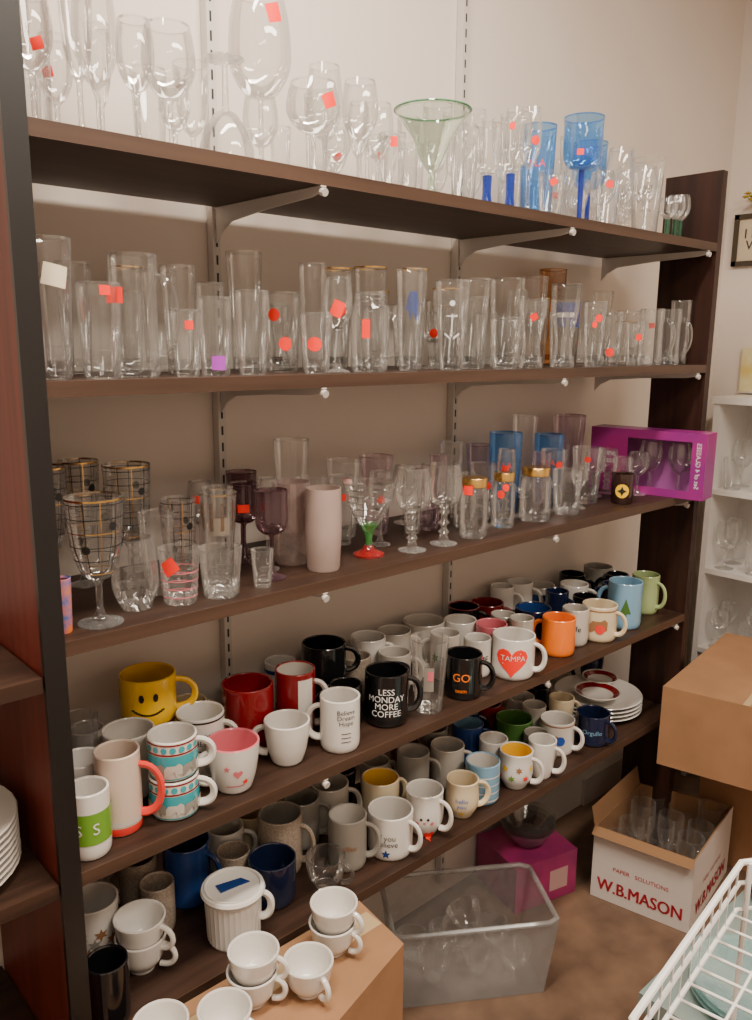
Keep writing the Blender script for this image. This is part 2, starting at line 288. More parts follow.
# ---------------------------------------------------------------- mugs
def mugobj(kind,h,R,phi,B,o):
    outer=o.get('c',WHT); inner=o.get('i',outer); hd=o.get('hd',90); sh=o.get('sh','cyl'); name=o.get('n','coffee_mug')
    if sh=='cyl': pr=[(0,0),(R*.86,0),(R*.93,.002),(R*.985,.008),(R,.018),(R,h-.0015)]
    elif sh=='taper': pr=[(0,0),(R*.6,0),(R*.68,.003)]+sample([(R*.7,.005),(R*.84,h*.3),(R*.95,h*.65),(R,h-.0015)],3)
    elif sh=='round': pr=[(0,0),(R*.6,0),(R*.66,.003)]+sample([(R*.7,.006),(R*.95,h*.28),(R,h*.5),(R*.96,h*.8),(R*.98,h-.0015)],3)
    elif sh=='cup': pr=[(0,0),(R*.5,0),(R*.52,.005),(R*.56,.006)]+sample([(R*.58,.007),(R*.82,h*.35),(R*.93,h*.7),(R,h-.001)],3)
    rf=rfun(pr); B.lathe(pr,outer,32); rt=pr[-1][0]
    B.lathe([(rt,h-.0015),(rt-.001,h),(rt-.0028,h),(rt-.004,h-.002)],o.get('rim',outer),32)
    B.lathe([(rt-.004,h-.002)]+[(max(rf(h*q)-.004,.005),h*q) for q in(.8,.6,.4,.2)]+[(rf(h*.12)*.8,.009),(0,.008)],inner,32)
    if hd is not None: handle(B,phi+math.radians(hd),rf(h*.5),h,o.get('hc',outer),out=o.get('ho',.026),t=.0045,w=.0065 if sh!='cup' else .0045)
    for d in o.get('d',[]):
        t=d[0]
        if t=='t': text(B,rf,phi+math.radians(d[1]),h*d[2],d[3],d[4],d[5])
        elif t=='s': shape(B,rf,phi+math.radians(d[1]),h*d[2],d[3],d[4],d[5] if len(d)>5 else .001)
        elif t=='b': 
            z0,z1=h*d[1],h*d[2]; B.lathe([(rf(z0)+.0005,z0),(rf((z0+z1)/2)+.0005,(z0+z1)/2),(rf(z1)+.0005,z1)],d[3],32)
        elif t=='p': patch(B,rf,phi+math.radians(d[1]),h*d[2],d[3],d[4],d[5],n=8)
    return name,rf
smile=[('s',-14,.66,disc(.0045,10,1.6),INK),('s',14,.66,disc(.0045,10,1.6),INK)]+[('p',a,.30+.10*(abs(a)/32)**2,.006,.003,INK) for a in range(-32,33,5)]
eleph=[('b',.06,.66,TEAL),('b',.68,.72,REDC),('b',.92,.96,REDC)]+[('s',a,.33,animal(.014),GRYC if k%2 else OFF,.0016) for k,a in enumerate(range(-80,81,40))]+[('s',a,.82,disc(.005,8),TEAL) for a in range(-80,81,20)]
ITEMS={1:[],2:[],3:[],4:[],5:[]}
def G(s,k,X,Y,h,r,**o): ITEMS[s].append([k,X/1000,Y/1000,h/1000,r/1000,o])
for row in '''wine 414 1080 156 27;flute 468 1070 181 21;flute 523 1130 161 17;wine 550 1080 161 25;wine 621 1100 174 37;bell 683 1080 76 40;balloon 785 1120 264 48;wine 818 1050 132 41;wine 940 1080 165 30;wine 948 1150 114 25;wine 1070 1180 173 29;margarita 1072 1055 143 66;tumbler 1010 1060 92 22;tumbler 1175 1065 133 25;blueflute 1248 1070 151 26;blueflute 1304 1060 174 24;bluetum 1490 1140 200 38;bluewine 1550 1070 215 42;bluewine 1772 1200 220 41;tumbler 1420 1050 88 26;tumbler 1637 1060 127 26;wine 1792 1130 200 33;wine 1771 1050 146 28;pintp 1915 1130 195 40;greenstem 1882 1050 92 22;greenstem 1936 1060 105 22;greenstem 1998 1080 115 22;wine 491 1200 157 24;wine 979 1220 226 32;tumbler 1525 1240 190 30;wine 430 1200 230 30;wine 560 1220 240 32'''.split(';'):
    k,*n=row.split(); G(1,k,*map(int,n))
for row in '''pint 403 1050 171 29;tumbler 465 1040 120 28;stein 522 1060 161 32;pint 627 1130 157 26;shot 588 1045 91 22;tumbler 638 1050 110 25;pint 803 1220 196 31;tumbler 703 1050 122 25;tumbler 800 1110 126 31;shot 816 1040 93 26;goldpint 973 1180 178 29;goldpint 1036 1160 183 31;lion 1090 1105 180 29;jarmug 937 1050 131 31;wine 868 1050 150 24;pintanchor 1140 1050 160 32;pint 1220 1070 168 32;pint 1377 1120 180 34;tumbler 1284 1040 98 31;pint 1550 1180 196 32;amber 1704 1240 225 34;bluetumdark 1592 1120 180 34;hour 1490 1050 140 29;hour 1373 1045 136 28;pint 1603 1050 140 26;tumbler 1718 1080 120 28;shot 1757 1040 99 22;tumbler 1860 1120 130 30;stein 1845 1050 132 29;stein 1930 1050 134 28;pint 498 1200 158 26;tumbler 654 1240 159 30'''.split(';'):
    k,*n=row.split(); G(2,k,*map(int,n))
for row in '''shotorange 392 1040 74 13;gridgoblet 440 1046 176 38;gridgoblet 554 1180 193 36;gridgoblet 422 1160 204 29;gridgoblet 500 1230 198 30;round 497 1064 104 33;pinktum 564 1055 83 30;gridpint 630 1160 133 28;tumbler 633 1044 75 33;gold 702 1160 135 31;smokewine 765 1181 140 27;smokewine 745 1069 146 27;shot 706 1040 60 18;pint 912 1240 200 34;frostc 829 1130 143 34;frost 843 1058 140 31;coupe 960 1074 135 47;purpletum 1088 1200 158 34;goblet 1047 1050 155 33;goblet 1129 1047 155 33;pint 1026 1220 153 35;jargold 1216 1048 118 28;jargold 1335 1070 114 24;jargold 1441 1068 115 34;tumbler 1554 1064 100 35;pint 1700 1110 135 38;candle 1764 1050 73 27;bluetum 1472 1180 180 38;bluetum 1638 1180 165 36;purpletum 1811 1240 200 43;purpletum 1890 1258 195 28;pint 1642 1260 205 33;tumbler 1810 1080 105 24;smokewine 800 1240 150 28'''.split(';'):
    k,*n=row.split(); G(3,k,*map(int,n))
W=WHT
def m4(X,Y,h,r,**o): G(4,'mug',X,Y,h,r,**o)
m4(398,1040,100,30,c=W,hd=180,d=[('b',.25,.72,LIME),('t',-5,.48,'S  S',.024,WHT)])
G(4,'jar',463,1200,130,29)
m4(530,1160,108,41,c=OFF); 
m4(452,1075,125,33,c=pm('pinkish_mug',(.62,.49,.40),.3),hd=70,hc=CORAL,ho=.034,d=[('b',.02,.12,CORAL),('b',.14,.2,OFF)])
m4(578,1200,82,47,c=YEL,n='smiley_mug',hd=95,ho=.034,d=smile,stack=(70,dict(c=YEL,n='smiley_mug',hd=85,ho=.034,d=smile)))
m4(643,1140,105,40,c=W,hd=75,d=[('b',.93,.96,INK),('t',-5,.66,'SENSATIONAL\nAT THE BOB',.012,INK),('b',.46,.48,INK)])
m4(545,1055,64,38,c=W,hd=75,d=eleph,n='elephant_mug',stack=(66.6,dict(c=W,hd=80,d=eleph,n='elephant_mug')))
m4(650,1056,82,43,c=W,i=PNK,hd=-75,sh='taper',rim=PNK,d=[('s',10,.5,heart(.008),PNK),('s',30,.3,star(.006),RED),('s',-15,.62,star(.006),PNK),('p',5,.22,.03,.002,PNK)])
m4(745,1150,120,46,c=REDC,hd=None)
m4(835,1120,130,37,c=REDC,i=OFF,hd=80,hc=W,d=[('p',30,.5,.03,.11,W)])
m4(769,1069,76,40,c=W,hd=-95,sh='taper')
m4(870,1050,98,36,c=W,hd=-85,d=[('t',18,.7,'Believe\nDream\nHope',.012,INK)]+[('p',18,.4-.08*k,.018,.0015,INK) for k in range(3)])
m4(940,1180,70,44,c=BLK,hd=100,stack=(72.5,dict(c=BLK,hd=90)))
m4(1004,1068,103,42,c=BLK,hd=95,d=[('t',0,.5,'LESS\nMONDAY\nMORE\nCOFFEE',.017,WINK)])
m4(1101,1230,100,38,c=W); m4(1110,1160,85,34,c=OFF); m4(1300,1250,92,48,c=OFF,sh='taper',hd=None); m4(1200,1262,88,38,c=OFF)
G(4,'pintclear',1095,1046,150,38)
m4(1202,1050,90,39,c=BLK,hd=80,d=[('t',-5,.55,'GO',.024,ORG),('t',-5,.25,'team',.012,ORG)])
m4(1365,1140,90,36,c=PNK,hd=80); m4(1330,1190,88,38,c=W,hd=110)
m4(1369,1056,92,47,c=W,hd=75,n='heart_mug',d=[('s',-3,.50,heart(.036),RED),('t',0,.56,'TAMPA',.017,WHT)])
m4(1504,1240,85,42,c=DRED); m4(1560,1170,85,44,c=NAVY,i=BLUC,hd=-90); m4(1448,1265,92,38,c=BLK,rim=REDC)
m4(1544,1059,88,39,c=ORG,hd=-100); m4(1703,1052,88,43,c=CREAM,hd=70,d=[('s',0,.5,animal(.022),BRN),('s',5,.4,disc(.012),CORAL,.0016),('b',.88,.92,BRN)])
m4(1810,1200,85,38,c=W,hd=85); m4(1880,1262,88,36,c=BLK); m4(1725,1250,87,40,c=OFF,d=[('b',.6,.8,BLUC)]); m4(1640,1272,110,34,c=W); m4(1985,1240,93,40,c=GRYC)
m4(1577,1276,110,30,c=W); m4(1830,1060,120,43,c=LBL,hd=-90,d=[('s',5,.45,[(0,.03),(.014,-.01),(.003,-.01),(.003,-.02),(-.003,-.02),(-.003,-.01),(-.014,-.01)],GRN)])
m4(1975,1085,105,36,c=LGRN,hd=60)
def m5(X,Y,h,r,**o): G(5,'mug',X,Y,h,r,**o)
m5(1108,1062,95,40,c=W,sh='round',hd=60,n='cat_face_mug',d=[('s',-8,.5,disc(.003,8),INK),('s',12,.5,disc(.003,8),INK),('s',2,.42,heart(.003),PNK),('s',-20,.4,disc(.004,8),PNK),('s',24,.4,disc(.004,8),PNK),('s',20,.06,heart(.012),RED,.002),('s',-14,.95,[(-.008,0),(.008,0),(0,.01)],W),('s',18,.95,[(-.008,0),(.008,0),(0,.01)],W)])
m5(1010,1060,91,45,c=W,hd=60,d=[('t',-8,.5,'if you\nbelieve',.016,INK),('s',-10,.2,star(.01),BLUC)])
m5(1214,1053,83,36,c=CREAM,sh='round',hd=110,d=[('t',0,.5,'hello\nyou',.014,BPR),('s',0,.2,star(.006),YEL)])
m5(1291,1062,92,38,c=LBL,i=W,hd=None,d=[('b',.1,.14,W),('b',.3,.33,W),('b',.5,.52,W),('b',.7,.73,W)])
m5(1392,1050,88,39,c=W,i=YEL,hd=75,sh='round',d=[('s',a,.5+.12*((k%2)*2-1),star(.009,6),(CORAL,YEL,LIME,BRN)[k%4]) for k,a in enumerate(range(-60,61,24))])
m5(1470,1035,92,33,c=W,hd=75,sh='taper')
m5(1600,1085,85,42,c=W,hd=70,d=[('s',-15,.5,animal(.018),BRN),('s',12,.5,disc(.012),BPR),('b',.9,.94,BRN)])
m5(1706,1052,80,42,c=NAVY,hd=60,d=[('t',0,.5,'Orgullo',.016,LBL)])
m5(1064,1150,100,40,c=CREAM,i=YEL,hd=120); m5(1182,1170,110,36,c=GRYC,i=OFF); m5(1282,1160,95,39,c=OFF); m5(1396,1200,97,39,c=BLUC,i=LBL); m5(1535,1262,87,36,c=REDC)
m5(1530,1165,80,46,c=GRN,hd=None); m5(1652,1240,75,37,c=W); m5(1400,1120,85,34,c=W); m5(904,1080,105,37,c=GRYC,i=OFF,hd=80,d=[('t',0,.5,'coffee',.015,BRN)])
m5(803,1140,115,42,c=TAN,hd=70,i=GRYC); m5(970,1200,100,40,c=OFF); m5(897,1200,100,36,c=GRYC); m5(762,1105,83,43,c=NAVY,hd=None); m5(639,1200,115,42,c=BLUC,hd=60); m5(743,1220,87,35,c=W)
G(5,'glassmug',863,1070,60,37)
G(5,'canister',648,1061,90,52)
m5(452,1165,110,41,c=W,sh='taper',hd=None,d=[('s',a,.3+.3*(k%3)/2,star(.012,6),(GRYC,BRN)[k%2]) for k,a in enumerate(range(-60,61,15))])
m5(497,1100,60,41,c=W,sh='cup',hd=60,n='tea_cup',stack=(32,dict(c=W,sh='cup',hd=55,n='tea_cup')))
m5(415,1035,100,31,c=BLK,hd=None)
G(5,'plates',1880,1150,60,118,fix=1)
for x,y in((1985,965),(1985,1040),(1975,1120),(1960,1190),(1925,1225)): G(3,'giftbox',x,y,160,56,fix=1)
# ---- settle items so that nothing interpenetrates
def circles(it):
    k,X,Y,h,r,o=it; c=[(X,Y,r)]; phi=math.atan2(-Y,-X); hd=None; ex=.026
    if k=='mug': hd=o.get('hd',90); ex=o.get('ho',.026)
    elif k in('stein','jarmug','jargold'): hd=82
    elif k=='glassmug': hd=69
    elif k=='canister': hd=80; ex=.02
    if hd is not None:
        a=phi+math.radians(hd); q=r+ex-.008; c.append((X+q*math.cos(a),Y+q*math.sin(a),.010))
    return c
def relax(L,it=150):
    for _ in range(it):
        for a in range(len(L)):
            for b in range(a+1,len(L)):
                A,Bb=L[a],L[b]
                if math.hypot(A[1]-Bb[1],A[2]-Bb[2])>A[4]+Bb[4]+.07: continue
                best=0
                for p1 in circles(A):
                    for p2 in circles(Bb):
                        dx=p2[0]-p1[0]; dy=p2[1]-p1[1]; d=math.hypot(dx,dy) or 1e-4; m=p1[2]+p2[2]+.0012-d
                        if m>best: best=m; D=(dx/d,dy/d)
                if best>0:
                    wa=0 if A[5].get('fix') else (.25 if A[2]<1.09 else 1); wb=0 if Bb[5].get('fix') else (.25 if Bb[2]<1.09 else 1); t=wa+wb
                    if t==0: continue
                    A[1]-=D[0]*best*wa/t*.6; A[2]-=D[1]*best*wa/t*.6; Bb[1]+=D[0]*best*wb/t*.6; Bb[2]+=D[1]*best*wb/t*.6
        for A in L:
            if A[5].get('fix'): continue
            A[1]=min(max(A[1],.376+A[4]),2.034-A[4]); A[2]=min(max(A[2],1.004+A[4]*.8),1.29-A[4])
for s in ITEMS: relax(ITEMS[s])
RCOL=[OFF,WHT,GRYC,CREAM,BLK,NAVY,TAN,WHT,DRED,OFF,BLK]
def fill(s,n,kinds,hr,rr,y0=1.12):
    L=ITEMS[s]; c=0
    for _ in range(12000):
        if c>=n: break
        r=random.uniform(*rr); X=random.uniform(.41,2.0); Y=random.uniform(y0,1.288-r)
        k=random.choice(kinds); o={}
        if k=='mug':
            cc=random.choice(RCOL); o=dict(c=cc,hd=random.choice([60,90,120,-90,None]),sh=random.choice(['cyl','cyl','taper','round']))
            if cc in(OFF,WHT,CREAM): o['d']=random.choice([[],[('b',.8,.88,random.choice([BLUC,REDC,BRN,GRN]))],[('s',a,.5,star(.012,6),random.choice([BRN,BLUC,PNK,GRN])) for a in(-40,0,40)],[('t',0,.5,random.choice(['HOME','Best\nMom','love','cafe']),.02,INK)]])
        it=[k,X,Y,random.uniform(*hr),r,o]; ok=True
        for q in L:
            if math.hypot(q[1]-X,q[2]-Y)>q[4]+r+.07: continue
            if any(math.hypot(a[0]-b[0],a[1]-b[1])<a[2]+b[2]+.0015 for a in circles(it) for b in circles(q)): ok=False; break
        if ok: L.append(it); c+=1
fill(1,34,['wine','wine','tumbler','flute','pint'],(.11,.21),(.019,.030),1.04)
fill(2,36,['tumbler','pint','wine','shot','hour','goldpint'],(.10,.18),(.019,.030),1.04)
fill(3,30,['tumbler','pint','goblet','purpletum','wine'],(.10,.16),(.020,.032),1.07)
fill(4,26,['mug'],(.075,.1),(.029,.036),1.07); fill(5,28,['mug'],(.075,.1),(.029,.036),1.07)
for s,L in ITEMS.items():
    for idx,(k,X,Y,h,r,o) in enumerate(L):
        phi=math.atan2(-Y,-X); z=Z[s]+.0003; B=MB()
        if k=='mug':
            n,rf=mugobj(k,h,r,phi,B,o); B.obj(n,(X,Y,z))
            if 'stack' in o:
                off,o2=o['stack']; B=MB(); n,rf=mugobj(k,h,r if o2.get('sh')=='cup' else r*.99,phi,B,o2); B.obj(n,(X,Y,z+(off/1000 if o2.get('sh')=='cup' else h)+.0005))
            continue
        if k=='plates':
            for q in range(4): B.lathe(plate_prof(r),WHT,40,z0=q*.011)
            B.obj('stack_of_dinner_plates',(X,Y,z))
            for q,(dx,dy,rr) in enumerate(((-.035,-.02,.062),(.055,.03,.05))):
                B=MB(); pr=plate_prof(rr); B.lathe(pr,WHT,32); B.lathe([(rr*.68,.0095),(rr*.93,.0172)],REDC,32)
                B.obj('red_rim_side_plate',(X+dx,Y+dy,z+.0525))
            continue
        if k=='giftbox': continue
        if k=='canister':
            B.lathe([(0,0),(r*.82,0),(r*.84,.004)],WHT,64); B.lathe([(r*.84,.004),(r*.9,h*.9)],WHT,64,flute=.03); B.lathe([(r*.9,h*.9),(r*.98,h*.91),(r*1.0,h*.95),(r*.97,h*.97)],WHT,64)
            B.lathe([(r*1.02,h*.96),(r*1.04,h*.99),(r*1.0,h*1.04),(r*.9,h*1.05),(r*.85,h*1.03),(0,h*1.04)],WHT,64); B.lathe([(r*.9,h*1.045),(r*.92,h*1.07),(r*.88,h*1.07),(r*.86,h*1.035)],WHT,64)
            c=[Vector((math.cos(phi+a)*.7*r*q,math.sin(phi+a)*.7*r*q,h*1.055)) for a,q in((.2+1.57,.8),(.9+1.57,.6),(3.3+1.3,.8),(4.1+1.3,.7))]
            B.add(c+[q-Vector((0,0,.002)) for q in c],[(0,1,2,3),(4,5,1,0),(5,6,2,1),(6,7,3,2),(7,4,0,3)],BLUC)
            handle(B,phi+1.4,r*.9,h,WHT,out=.02,hi=.9,lo=.4); B.obj('lidded_ceramic_canister',(X,Y,z)); continue
        if k=='glassmug':
            pr=[(0,0),(r*.55,0),(r*.6,.004)]+sample([(r*.6,.005),(r*.85,h*.3),(r,h*.7),(r,h)],3)+[(r-.0015,h),(r-.002,h-.004)]
            B.lathe(pr,GREY); handle(B,phi+1.2,r*.9,h,GREY,out=.022,t=.003,w=.005); B.obj('glass_tea_cup',(X,Y,z)); continue
        if k=='jar': k='pint'
        if k=='pintclear':
            n,rf=glassobj('pint',h,r,phi,B); patch(B,rf,phi,h*.5,.02,.05,GRYC); patch(B,rf,phi+.1,h*.55,.012,.02,PNK,off=.0014); B.obj('printed_pint_glass',(X,Y,z)); continue
        n,rf=glassobj(k,h,r,phi,B)
        if k in('wine','tumbler','pint','shot','hour','goblet','jargold') and random.random()<.2:
            if random.random()<.5: shape(B,rf,phi+random.uniform(-.5,.5),h*random.uniform(.62,.8),disc(.0085,12),RED)
            else: patch(B,rf,phi+random.uniform(-.5,.5),h*random.uniform(.62,.8),.015,.013,RED,tilt=random.uniform(-.5,.5))
        B.obj(n,(X,Y,z))
def sticker(s,X,Y,dz,da,w,h,mat=RED,tilt=0,name='price_sticker',rnd=0):
    L=ITEMS[s]; it=min(L,key=lambda q:math.hypot(q[1]-X,q[2]-Y)); o=[q for q in bpy.data.objects if q.type=='MESH' and q.parent is None and abs(q.location.x-it[1])<1e-4 and abs(q.location.y-it[2])<1e-4][0]
    me=o.data; rr=0
    for v in me.vertices:
        if abs(v.co.z-dz)<it[3]*.14: rr=max(rr,math.hypot(v.co.x,v.co.y))
    if rr<.008: rr=it[4]
    B=MB()
    if rnd: shape(B,lambda z:rr,math.atan2(-it[2],-it[1])+da,dz,disc(w/2,14,h/w),mat)
    else: patch(B,lambda z:rr,math.atan2(-it[2],-it[1])+da,dz,w,h,mat,off=.001,tilt=tilt)
    B.obj(name,parent=o)
for i,a in enumerate([(1,.785,1.12,.225,.45,.022,.025,RED,.3),(1,.818,1.05,.1,.6,.022,.02,RED,.4),(1,1.01,1.06,.075,.1,.012,.016),(1,1.3,1.06,.15,0,.012,.014),(1,1.55,1.07,.14,-.1,.014,.012),
  (2,.403,1.05,.125,.25,.03,.026,STK,-.2),(2,.465,1.04,.11,.3,.014,.012),(2,.522,1.06,.105,-.4,.022,.02),(2,.8,1.11,.09,-.4,.02,.02),(2,.8,1.11,.045,.2,.022,.022),(2,.816,1.04,.045,-.1,.024,.022),(2,.868,1.05,.1,0,.02,.025,RED,-.4),(2,.937,1.05,.07,-.1,.013,.03),(2,.638,1.05,.018,.2,.02,.02,PURS),(2,1.604,1.05,.09,0,.012,.014),(2,1.72,1.08,.03,0,.02,.02),(2,.588,1.045,.07,.2,.012,.012),
  (3,.564,1.055,.06,-.5,.024,.022,RED,.6),(3,1.216,1.05,.1,-.3,.018,.018),(3,1.335,1.07,.09,.1,.014,.016),(3,.765,1.18,.1,0,.02,.014),(3,1.7,1.11,.11,0,.016,.014)]): sticker(*a,rnd=1 if i in(3,8,9,10,14,15,19,21) else 0)

# ---- magenta gift box of glasses on shelf 3
T=Matrix.Translation((1.935,.93,1.0705))@Matrix.Rotation(math.radians(9),4,'Z')
B=MB(); d=.075; L_=.30; H=.165; t=.003
B.box(0,d,0,L_,0,t,MAG,T); B.box(0,d,0,L_,H-t,H,MAG,T); B.box(d-t,d,0,L_,t,H-t,MAGD,T); B.box(0,d-t,0,t,t,H-t,MAG,T); B.box(0,d-t,L_-t,L_,t,H-t,MAG,T)
B.box(0,t,t,.035,t,H-t,MAG,T); B.box(0,t,L_-.10,L_-t,t,H-t,MAG,T); B.box(0,t,.035,L_-.1,H-.022,H-t,MAG,T); B.box(0,t,.035,L_-.1,t,.02,MAG,T)
gb=B.obj('boxed_wine_glass_set',smooth=False)
for q in range(2):
    B=MB(); B.lathe([(0,0),(.022,0),(.005,.006),(.004,.05),(.018,.06),(.028,.085),(.03,.105),(.026,.13)],CLEAR,24); c=T@Vector((.038,.075+.075*q,.004)); B.obj('boxed_glass_%d'%q,c,parent=gb)
B=MB(); v,fs=textmesh('Set of 4 GLASSES',.016); B.add([T@Vector((-.0008,.018-y,.085+x)) for x,y in v],fs,WINK)
v,fs=textmesh('wine\nglass',.022); B.add([T@Vector((-.0008,.25-x,.09+y)) for x,y in v],fs,WINK); B.obj('box_lettering',parent=gb,smooth=False)

# ---- things in front / below
def quadbox(name,P,z0,z1,mat,inside=None,open_top=False,t=.004,inset=0,extra=None):
    B=MB(); c=sum((Vector((*q,0)) for q in P),Vector())/4
    def rg(k,z,sc=1): return [Vector((c.x+(q[0]-c.x)*sc,c.y+(q[1]-c.y)*sc,z)) for q in k]
    lo=rg(P,z0,1-inset); hi=rg(P,z1)
    if not open_top:
        B.add(lo+hi,[(3,2,1,0),(4,5,6,7)]+[(i,(i+1)%4,(i+1)%4+4,i+4) for i in range(4)],mat)
    else:
        sc=1-t*8; li=rg(P,z0+t,(1-inset)*(sc)); hi2=rg(P,z1,sc)
        B.add(lo+hi,[(3,2,1,0)]+[(i,(i+1)%4,(i+1)%4+4,i+4) for i in range(4)],mat)
        if inside is not False:
            B.add(li+hi2,[(0,1,2,3)]+[((i+1)%4,i,i+4,(i+1)%4+4) for i in range(4)],inside or mat)
            B.add(hi+hi2,[(i,(i+1)%4,(i+1)%4+4,i+4) for i in range(4)],inside or mat)
    if extra: extra(B)
    return B
B=quadbox('c',[(.38,.72),(.84,.845),(.855,.975),(.38,.975)],0.0005,.47,CARD); B.box(.39,.845,.905,.945,.4701,.4706,pm('packing_tape',(.5,.36,.2),.25)); B.obj('cardboard_box',smooth=False)
for x,y,st in((.437,.915,0),(.515,.875,0),(.585,.91,1),(.66,.87,0),(.742,.912,1)):
    for q in range(st+1):
        B=MB(); o=dict(c=WHT,sh='cup',hd=random.choice([35,70,60]),n='tea_cup',ho=.02); n,rf=mugobj('mug',.055,.039,math.atan2(-y,-x),B,o); B.obj(n,(x+.003*q,y,.4712+q*.0335))
BP=[(1.075,1.11),(1.385,.905),(1.50,1.08),(1.19,1.285)]
def rimx(B):
    dense=[]
    for i in range(4):
        a=Vector((*BP[i],.19)); b=Vector((*BP[(i+1)%4],.19))
        for k in range(8): dense.append(a.lerp(b,.06+.88*k/7))
    B.tube(dense,.006,PLAST,6,True)
quadbox('b',BP,.001,.19,PLAST,inside=False,open_top=True,t=.003,inset=.12,extra=rimx).obj('plastic_storage_bin')
for x,y,zz,tilt in((1.21,1.12,.01,0),(1.305,1.07,.01,0),(1.30,1.165,.01,0),(1.38,1.02,.01,0),(1.25,1.12,.075,.5),(1.34,1.12,.075,-.4),(1.40,1.10,.01,0),(1.22,1.20,.01,0)):
    B=MB(); B.lathe([(0,0),(.02,0),(.022,.003),(.036,.025),(.042,.055),(.0405,.055),(.04,.051)],CLEAR2,24); handle(B,random.uniform(0,6),.038,.05,CLEAR2,out=.02,t=.003,w=.004); o=B.obj('glass_punch_cup',(x,y,zz)); o.rotation_euler=(tilt,tilt*.5,0)
PB=[(1.53,1.135),(1.725,1.085),(1.77,1.255),(1.575,1.305)]
B=quadbox('p',PB,.001,.13,pm('pink_printed_box',(.38,.03,.14),.3,noise=(.22,.02,.10),scale=10))
a=Vector((*PB[0],0)); b=Vector((*PB[1],0)); u_=(b-a).normalized(); nrm=Vector((u_.y,-u_.x,0))*.001
q=[a.lerp(b,.55)+nrm,a.lerp(b,.85)+nrm]; B.add([q[0]+Vector((0,0,.03)),q[1]+Vector((0,0,.03)),q[1]+Vector((0,0,.09)),q[0]+Vector((0,0,.09))],[(0,1,2,3)],pm('box_label',(.5,.3,.3),.5))
B.obj('pink_gift_box',smooth=False)
B=MB()
for q in range(3): B.lathe([(0,0),(.035,0),(.055,.02),(.072,.05),(.07,.05),(.053,.022),(.033,.004),(0,.004)],GREY,32,z0=q*.014)
B.obj('stack_of_glass_bowls',(1.65,1.195,.1315))
# white printed box with stemware
CH=.205
P=[(1.80,.80),(2.115,.85),(2.03,1.085),(1.745,1.05)]
def flaps(B):
    a,b,c,d=[Vector((*q,CH)) for q in P]
    B.add([c,d,d+Vector((.0,.012,.05)),c+Vector((-.0,.012,.05))],[(0,1,2,3)],CARDI)
    B.add([d,a,a+Vector((-.022,-.006,-.012)),d+Vector((-.022,-.006,-.012))],[(0,1,2,3)],CARDI)
    for (p0,p1,body,sz,zc,tt) in ((d,a,'W.B.MASON',.05,.045,.5),(a,b,'W.B.MASON',.055,.045,.5)):
        u=(p1-p0).normalized(); nn=Vector((u.y,-u.x,0)); o=p0.lerp(p1,tt); v,fs=textmesh(body,sz*.8)
        for dx in(-.0012,0,.0012): B.add([Vector((o.x,o.y,0))+u*(x+dx)+nn*(.0012+abs(dx)*.1)+Vector((0,0,zc+y*1.2)) for x,y in v],fs,RINK)
        v,fs=textmesh('PAPER   SOLUTIONS',.016); B.add([Vector((o.x,o.y,0))+u*x+nn*.0012+Vector((0,0,zc+.055+y)) for x,y in v],fs,RINK)
quadbox('w',P,.001,CH,WCARD,CARDI,open_top=True,t=.004,extra=flaps).obj('white_printed_carton',smooth=False)
for i in range(4):
    for j in range(3):
        c0=Vector((P[0][0],P[0][1],0)); ux=(Vector((*P[1],0))-c0)*(1/4.0); uy=(Vector((*P[3],0))-c0)*(1/3.3); q=c0+ux*(i+.5)+uy*(j+.6)
        B=MB(); B.lathe(stem(.17+.035*random.random(),.034,.085,[(.6,.06),(.9,.25),(1,.5),(1,.75),(.97,1)]),CLEAR2,24); B.obj('wine_glass',(q.x,q.y,.0055))
B=quadbox('l',[(2.18,.55),(2.50,.60),(2.45,.99),(2.14,.96)],.001,.379,CARD); B.obj('cardboard_box',smooth=False)
P2=[(1.955,.57),(2.45,.67),(2.38,1.030),(1.865,.955)]
B=quadbox('u',P2,.38,.595,CARD)
a,b,c,d=[Vector((*q,.5955)) for q in P2]
B.add([a.lerp(d,.48),b.lerp(c,.48),b.lerp(c,.52),a.lerp(d,.52)],[(0,1,2,3)],MATS['packing_tape'])
B.obj('large_cardboard_box',smooth=False)
# white bookcase with glassware on the right wall
bc=bpy.data.objects.new('white_bookcase',None); S.collection.objects.link(bc); BWm=pm('white_painted_wood',(.68,.65,.62),.5)
B=MB(); x0,x1,y0,y1=2.52,2.738,.55,1.20
B.box(x0,x1,y1-.018,y1,0,1.27,BWm); B.box(x0,x1,y0,y0+.018,0,1.27,BWm); B.box(x1-.008,x1,y0+.018,y1-.018,0,1.27,BWm); B.box(x0-.006,x1,y0-.006,y1+.006,1.27,1.29,BWm)
for z in(.08,.47,.74,1.0): B.box(x0,x1-.008,y0+.018,y1-.018,z-.016,z,BWm)
B.obj('bookcase_body',parent=bc,smooth=False)
for z in(.47,.74,1.0):
    for k in range(6):
        for j in range(2):
            B=MB(); B.lathe(random.choice([tum(.1,.032),stem(.13,.03,.06,BW),stem(.15,.034,.06,BW)]),CLEAR,20); B.obj('bookcase_glass',(2.565+.085*j,1.14-.095*k+.01*j,z+.0005))
fr=MB(); x=2.738; SF=pm('sign_frame',(.05,.035,.02),.5); fr.box(x-.015,x,.98,1.285,1.70,1.715,SF)
for a_,b_,c_,d_ in((.98,1.285,1.845,1.86),(.98,.995,1.7,1.86),(1.27,1.285,1.7,1.86)): fr.box(x-.015,x,a_,b_,c_,d_,SF)
